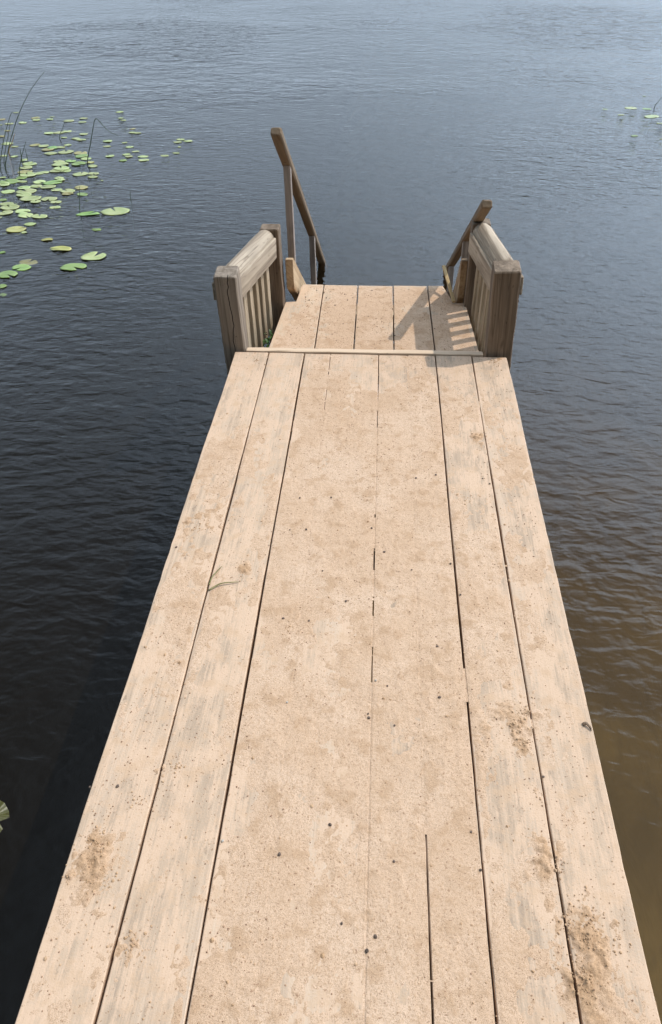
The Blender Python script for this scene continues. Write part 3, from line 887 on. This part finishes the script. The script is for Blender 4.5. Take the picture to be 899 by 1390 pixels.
# a bent grass blade, a withered leaf
def blade(name, pts, w, m, label, cat, th=.0006):
    P = smooth_path(pts, 6)
    bm = bmesh.new(); rows = []
    org = P[0].copy()
    for k, p in enumerate(P):
        t = k / (len(P) - 1)
        d = (P[min(k + 1, len(P) - 1)] - P[max(k - 1, 0)]).normalized()
        s = d.cross(Vector((0, 0, 1))).normalized() * (w * (1 - t) ** .5 * .5 + w * .06)
        rows.append([bm.verts.new(p - org - s), bm.verts.new(p - org + Vector((0, 0, th))), bm.verts.new(p - org + s), bm.verts.new(p - org - Vector((0, 0, th)))])
    for a, b in zip(rows, rows[1:]):
        for i in range(4): bm.faces.new((a[i], a[(i + 1) % 4], b[(i + 1) % 4], b[i]))
    bm.faces.new(rows[0]); bm.faces.new(rows[-1])
    bmesh.ops.recalc_face_normals(bm, faces=bm.faces[:])
    me = bpy.data.meshes.new(name); bm.to_mesh(me); bm.free()
    return tag(link(name, me, m, None, Matrix.Translation(org), True), label, cat)
blade('grass_blade', [(-.524, 1.478, .003), (-.49, 1.502, .009), (-.455, 1.512, .007), (-.432, 1.518, .004)], .006, M['dry_blade'], 'short bent grass blade lying across the seam on the left of the deck', 'grass blade')
blade('grass_blade', [(-.527, 1.50, .003), (-.522, 1.53, .008), (-.508, 1.565, .006), (-.500, 1.585, .003)], .005, M['dry_blade'], 'pale grass blade lying lengthwise along the seam on the left of the deck', 'grass blade')
blade('withered_leaf', [(.548, 1.074, .003), (.556, 1.077, .007), (.564, 1.068, .006), (.567, 1.058, .002)], .009, M['dry_leaf'], 'curled dark withered leaf on the right edge of the deck', 'leaf')

# ------------------------------------------------------------------ plants
tuft = empty('weed', (-.600, 3.25, ZL - .02), 'green weed growing through at the foot of the left railing', 'plant')
def leafmesh():
    bm = bmesh.new()
    for _ in range(26):
        a = random.uniform(0, 6.28); L = random.uniform(.02, .055); w = random.uniform(.004, .008)
        c = Vector((random.uniform(-.016, .016), random.uniform(-.06, .12), 0))
        up = random.uniform(.6, 1.4)
        d = Vector((math.cos(a) * .6, math.sin(a), up)).normalized(); s = d.cross(Vector((0, 0, 1))).normalized() * w
        p = [c, c + d * L * .5, c + d * L + Vector((0, 0, -L * .25))]
        vs_ = [bm.verts.new(p[0] - s * .5), bm.verts.new(p[0] + s * .5), bm.verts.new(p[1] - s), bm.verts.new(p[1] + s), bm.verts.new(p[2])]
        bm.faces.new((vs_[0], vs_[1], vs_[3], vs_[2])); bm.faces.new((vs_[2], vs_[3], vs_[4]))
    me = bpy.data.meshes.new('leaves'); bm.to_mesh(me); bm.free()
    return me
link('leaves', leafmesh(), M['grass'], tuft, Matrix.Translation(tuft.location))

REEDS = [
 ('tall curving reed stem, the longest, at the left edge', [(-4.021, 7.607, -.55), (-3.973, 7.607, -.425), (-3.851, 7.607, -.211), (-3.697, 7.607, .014), (-3.525, 7.607, .211), (-3.348, 7.607, .363)], .0065, 'stem'),
 ('reed stem with a bent tip just left of the tallest reed', [(-4.076, 7.606, -.55), (-4.017, 7.606, -.389), (-3.918, 7.606, -.197), (-3.794, 7.606, -.005), (-3.764, 7.606, .004)], .006, 'stem'),
 ('thin reed stem close behind the tallest reed', [(-4.115, 7.786, -.55), (-4.039, 7.786, -.365), (-3.962, 7.786, -.221), (-3.915, 7.786, -.122)], .005, 'stem'),
 ('short dark reed stub right of the tallest reed', [(-3.948, 7.866, -.55), (-3.938, 7.866, -.475), (-3.931, 7.866, -.401)], .0085, 'stem'),
 ('slim leaning reed standing among the lily pads near the reed stub', [(-3.787, 7.412, -.55), (-3.717, 7.412, -.37), (-3.654, 7.412, -.265), (-3.625, 7.412, -.217)], .006, 'stem'),
 ('very short reed tip just right of the reed stub', [(-3.894, 7.893, -.55), (-3.89, 7.893, -.467), (-3.888, 7.893, -.408)], .0055, 'stem'),
 ('reed stem folded over at its top, right of the dense lily pads', [(-3.211, 7.819, -.55), (-3.128, 7.819, -.337), (-3.054, 7.819, -.159), (-3.022, 7.819, -.103), (-2.996, 7.819, -.11), (-2.911, 7.819, -.215), (-2.819, 7.819, -.258)], .0065, 'stem'),
 ('faint thin reed far behind the dense lily pads', [(-3.893, 8.825, -.55), (-3.828, 8.825, -.437), (-3.78, 8.825, -.358)], .005, 'stem'),
 ('single thin upright stem by the narrow tilted lily leaf', [(-2.781, 6.358, -.55), (-2.753, 6.358, -.419), (-2.726, 6.358, -.31)], .0045, 'stem'),
 ('thin leaning reed at the right edge of the picture', [(3.314, 10.249, -.55), (3.342, 10.249, -.483), (3.378, 10.249, -.416)], .006, 'stem'),
 ('short twig tip poking out of open water right of the lily pads', [(-2.425, 6.739, -.55), (-2.42, 6.739, -.50), (-2.41, 6.739, -.442)], .004, 'stem'),
 ('dead straw-coloured reed at the foot of the tallest reed', [(-4.254, 8.222, -.55), (-4.186, 8.222, -.442), (-4.122, 8.222, -.343)], .012, 'dead_stem'),
]
for label, pts, r, m in REEDS:
    p = smooth_path([(pts[0][0] - .03, pts[0][1], pts[0][2] - .35)] + pts, 5)
    rr = [.78 * r * (1 - .75 * k / (len(p) - 1)) + .0008 for k in range(len(p))]
    tag(tube('reed', p, rr, M[m]), label, 'reed', 'reeds standing in the water')

PADS=[(-5.027,9.743,0.132,'A'),(-4.811,9.526,0.113,'A'),(-4.897,9.467,0.048,'A'),(-4.964,10.098,0.068,'A'),(-4.577,9.802,0.115,'A'),(-4.529,9.702,0.098,'A'),(-4.652,9.568,0.105,'A'),(-4.69,9.191,0.078,'A'),(-4.648,8.935,0.084,'A'),(-4.38,9.864,0.058,'A'),(-4.364,9.738,0.081,'A'),(-4.085,9.661,0.129,'A'),(-3.935,9.784,0.097,'A'),(-3.885,9.592,0.096,'A'),(-4.116,9.071,0.123,'A'),(-4.004,9.099,0.138,'A'),(-3.862,8.88,0.068,'A'),(-3.924,9.154,0.108,'A'),(-3.675,9.031,0.099,'A'),(-3.702,8.831,0.104,'A'),(-3.617,8.779,0.111,'A'),(-4.444,8.623,0.133,'A'),(-4.3,8.491,0.08,'A'),(-4.086,8.557,0.124,'A'),(-3.97,8.522,0.116,'A'),(-3.865,8.383,0.143,'A'),(-3.834,8.452,0.13,'A'),(-3.746,8.467,0.101,'A'),(-3.703,8.567,0.087,'A'),(-3.622,8.287,0.17,'A'),(-3.775,8.229,0.141,'A'),(-4.277,8.133,0.077,'A'),(-4.143,8.106,0.077,'A'),(-3.436,8.24,0.147,'A'),(-3.381,8.123,0.146,'A'),(-3.301,8.032,0.117,'A'),(-3.208,7.898,0.081,'A'),(-3.318,7.844,0.148,'A'),(-3.137,7.767,0.107,'A'),(-3.562,7.918,0.136,'A'),(-3.441,7.941,0.123,'A'),(-3.511,7.817,0.175,'A'),(-3.86,7.841,0.156,'A'),(-3.847,7.71,0.141,'A'),(-3.793,7.563,0.145,'A'),(-3.725,7.461,0.183,'A'),(-3.599,7.523,0.138,'A'),(-3.445,7.675,0.173,'A'),(-3.468,7.595,0.145,'A'),(-3.38,7.608,0.132,'A'),(-3.176,7.495,0.156,'A'),(-3.045,7.512,0.117,'A'),(-3.974,7.969,0.083,'A'),(-3.954,7.369,0.071,'B'),(-3.827,7.241,0.192,'B'),(-3.85,7.148,0.139,'B'),(-3.753,7.372,0.116,'B'),(-3.694,7.246,0.096,'B'),(-3.511,7.237,0.133,'B'),(-3.364,7.219,0.177,'B'),(-3.352,7.356,0.103,'B'),(-3.311,7.297,0.083,'B'),(-3.014,7.399,0.102,'B'),(-3.6,7.064,0.125,'B'),(-3.49,7.103,0.125,'B'),(-3.364,7.086,0.15,'B'),(-3.242,6.995,0.099,'B'),(-3.118,6.96,0.141,'B'),(-3.089,6.882,0.109,'B'),(-3.019,7.065,0.136,'B'),(-2.94,6.873,0.115,'B'),(-3.707,6.934,0.13,'B'),(-3.525,6.944,0.185,'B'),(-3.51,6.847,0.146,'B'),(-3.4,6.743,0.198,'B'),(-3.214,6.729,0.155,'B'),(-3.317,6.655,0.101,'B'),(-3.119,6.652,0.104,'B'),(-3.072,6.506,0.095,'B'),(-3.659,6.697,0.084,'B'),(-3.569,6.587,0.136,'B'),(-3.498,6.491,0.187,'B'),(-3.566,6.471,0.058,'B'),(-3.478,6.35,0.138,'B'),(-3.337,6.4,0.15,'B'),(-3.264,6.294,0.148,'B'),(-3.129,6.272,0.147,'B'),(-3.473,6.234,0.028,'B'),(-3.135,6.075,0.1,'B'),(-3.209,5.948,0.174,'B'),(-3.11,5.881,0.054,'B'),(-2.703,6.336,0.209,'B'),(-2.499,5.963,0.078,'B'),(-2.472,6.41,0.25,'B'),(-2.844,5.722,0.095,'B'),(-2.653,5.527,0.184,'B'),(-2.331,5.38,0.194,'B'),(-2.421,5.179,0.194,'B'),(-3.118,5.451,0.056,'B'),(-2.842,5.305,0.154,'B'),(-2.831,5.158,0.156,'B'),(-2.889,5.029,0.163,'B'),(-2.84,4.819,0.075,'B'),(-2.791,4.716,0.055,'B'),(-2.879,7.283,0.032,'B'),(-3.562,10.117,0.1,'C'),(-3.448,9.795,0.065,'C'),(-3.382,9.682,0.072,'C'),(-3.141,9.266,0.074,'C'),(-3.092,9.098,0.091,'C'),(-3.026,9.075,0.09,'C'),(-3.283,8.723,0.106,'C'),(-3.222,8.51,0.086,'C'),(-3.06,8.661,0.061,'C'),(-2.95,8.485,0.093,'C'),(-2.827,8.306,0.081,'C'),(-2.897,8.187,0.09,'C'),(-2.847,8.113,0.082,'C'),(-3.065,8.126,0.094,'C'),(-2.872,7.968,0.084,'C'),(-2.69,8.114,0.11,'C'),(-2.646,7.983,0.108,'C'),(-2.458,8.143,0.093,'C'),(-2.352,8.246,0.08,'C'),(-2.442,8.677,0.094,'C'),(-2.433,8.79,0.095,'C'),(-2.332,8.728,0.101,'C'),(-2.375,8.486,0.042,'C'),(3.024,10.248,0.151,'D'),(3.207,10.194,0.105,'D'),(3.166,9.811,0.189,'D'),(3.179,9.485,0.085,'D'),(2.747,8.939,0.076,'D'),(3.36,10.91,0.038,'D'),(3.01,8.817,0.04,'D'),(2.692,10.188,0.06,'D'),(2.822,9.899,0.073,'D')]

def pad_mesh(dia, aspect, notch, curl, seed):
    rs = random.Random(seed)
    n = 40; R = dia / 2
    bm = bmesh.new()
    ph = [rs.uniform(0, 6.28) for _ in range(3)]; turn = rs.uniform(0, 6.28)
    rings = []
    for q in (.0, .12, .45, .8, 1.0):
        ring = []
        for i in range(n):
            t = i / n
            a = notch + t * (2 * math.pi - 2 * notch) if q > 0 else 0
            rr = R * q * (1 + .035 * math.sin(2 * a + ph[0]) + .025 * math.sin(5 * a + ph[1]) + .015 * math.sin(9 * a + ph[2]))
            x, y = rr * math.cos(a + turn), rr * math.sin(a + turn) * aspect
            z = .0015 * math.sin(3 * a + ph[1]) * q + R * .012 * q * q * q + curl * (y / R) ** 2 * R * .9 * q
            ring.append((x - .25 * R * (1 - q) * 0, y, z))
        rings.append(ring)
    top = [[bm.verts.new((x, y, z + .0012)) for x, y, z in r] for r in rings[1:]]
    bot = [[bm.verts.new((x, y, z - .0006)) for x, y, z in r] for r in rings[1:]]
    ct = bm.verts.new((0, 0, .0018)); cb = bm.verts.new((0, 0, -.0010))
    for L, c, rev in ((top, ct, False), (bot, cb, True)):
        for i in range(n - 1):
            bm.faces.new((c, L[0][i], L[0][i + 1]))
            for a, b in zip(L, L[1:]):
                bm.faces.new((a[i], b[i], b[i + 1], a[i + 1]))
    for i in range(n - 1): bm.faces.new((top[-1][i], bot[-1][i], bot[-1][i + 1], top[-1][i + 1]))
    for i in (0, n - 1):
        bm.faces.new((ct, cb, bot[0][i], top[0][i]))
        for k in range(len(top) - 1): bm.faces.new((top[k][i], bot[k][i], bot[k + 1][i], top[k + 1][i]))
    bmesh.ops.recalc_face_normals(bm, faces=bm.faces[:])
    me = bpy.data.meshes.new('lily_pad'); bm.to_mesh(me); bm.free()
    me.polygons.foreach_set('use_smooth', [True] * len(me.polygons))
    return me
SPECIAL = {   # nearest pads, each told apart
 (-2.472, 6.41): ('large oval lily pad floating alone right of the raft', 'pad_yellow', 0),
 (-2.703, 6.336): ('narrow bright green lily leaf tilted edge on beside a thin upright stem', 'pad_green', .12),
 (-2.499, 5.963): ('small bright green lily pad alone below the large lone oval one', 'pad_green', 0),
 (-2.844, 5.722): ('little yellow crumpled lily leaf between the raft and the curled leaf', 'pad_old', .15),
 (-2.653, 5.527): ('narrow yellowing lily leaf with curled-up rim, floating in open water', 'pad_old', .14),
 (-2.331, 5.38): ('large ragged lily pad with torn brownish tip, nearest the railing', 'pad_yellow', .1),
 (-2.421, 5.179): ('plain bright green oval lily pad in front of the ragged pad', 'pad_green', 0),
 (-3.118, 5.451): ('bright green lily pad cut off by the left edge, highest of the near ones', 'pad_green', 0),
 (-2.842, 5.305): ('dull pale green lily pad lying just under the surface', 'pad_old', 0),
 (-2.831, 5.158): ('green oval lily pad just below the dull pale one', 'pad_green', 0),
 (-2.889, 5.029): ('large green lily pad at the left edge below the oval one', 'pad_green', 0),
 (-2.84, 4.819): ('bright green lily pad second from the bottom at the left edge', 'pad_green', 0),
 (-2.791, 4.716): ('half sunk green lily pad, lowest at the left edge', 'pad_green', 0),
 (-3.135, 6.075): ('lily pad with a dark red-brown spot at its right rim', 'pad_yellow', 0),
 (-3.209, 5.948): ('broad browning lily pad below the one with a dark spot', 'pad_old', 0),
 (-3.11, 5.881): ('tiny lily pad touching the broad browning one', 'pad_yellow', 0),
 (-3.072, 6.506): ('small round lily pad at the lower right tip of the raft, set apart', 'pad_yellow', 0),
}
for k, (x, y, d, zone) in enumerate(PADS):
    sp = SPECIAL.get((x, y))
    old = random.random() < .12
    mname = sp[1] if sp else ('pad_old' if old else ('pad_green' if random.random() < .12 else 'pad_yellow'))
    curl = sp[2] if sp else (random.uniform(0, .12) if random.random() < .3 else 0)
    me = pad_mesh(d * 1.04, random.uniform(.68, .84), random.uniform(.03, .16), curl, k)
    me.materials.append(M[mname])
    o = bpy.data.objects.new('lily_pad', me)
    COL.objects.link(o)
    sunk = sp and ('under' in sp[0] or 'sunk' in sp[0])
    o.location = (x, y, ZW + .0015 + .003 * (k % 7) / 7 - (.02 if sunk else 0))
    o.rotation_euler = (random.uniform(-.02, .02), random.uniform(-.02, .02), random.uniform(-.35, .35))
    if sp and curl > .115: o.rotation_euler = (0, 0, random.uniform(-.25, .25)); o.scale = (1, .6, 1)
    if sp: lab = sp[0]
    elif zone == 'D': lab = 'small distant lily pad near the right edge of the picture'
    elif zone == 'C': lab = 'small lily pad in the loose scatter right of the folded reed'
    elif y > 8.75: lab = 'far lily pad in the thin rows behind the dense raft'
    elif y > 7.42: lab = 'yellow-green lily pad in the far half of the dense raft'
    else: lab = 'yellow-green lily pad in the near half of the dense raft'
    tag(o, lab, 'lily pad', 'lily pads floating on the lake')

# torn water leaf half under the surface by the left edge of the picture
bm = bmesh.new()
out = [(-.055, -.045), (-.01, -.062), (.034, -.052), (.042, -.03), (.022, -.012), (.050, .006), (.036, .030), (.014, .052), (-.02, .066), (-.065, .05)]
c0 = bm.verts.new((0, 0, .012))
vv = [bm.verts.new((x, y, .006 * math.sin(i * 1.9) - .002)) for i, (x, y) in enumerate(out)]
v2 = [bm.verts.new((x, y, v.co.z - .002)) for (x, y), v in zip(out, vv)]
c1 = bm.verts.new((0, 0, .010))
for i in range(len(out)):
    j = (i + 1) % len(out)
    bm.faces.new((c0, vv[i], vv[j])); bm.faces.new((c1, v2[j], v2[i])); bm.faces.new((vv[i], v2[i], v2[j], vv[j]))
bmesh.ops.recalc_face_normals(bm, faces=bm.faces[:])
me = bpy.data.meshes.new('torn_leaf'); bm.to_mesh(me); bm.free()
M['torn_leaf'] = pad_material('torn_leaf', (.075, .085, .016), (.12, .125, .028), (.05, .035, .015), .8)
o = link('torn_leaf', me, M['torn_leaf'], None, Matrix.Translation((-1.185, .985, ZW - .010)) @ Matrix.Scale(.95, 4))
tag(o, 'torn green water leaf floating by the dark left edge close to the deck', 'leaf')
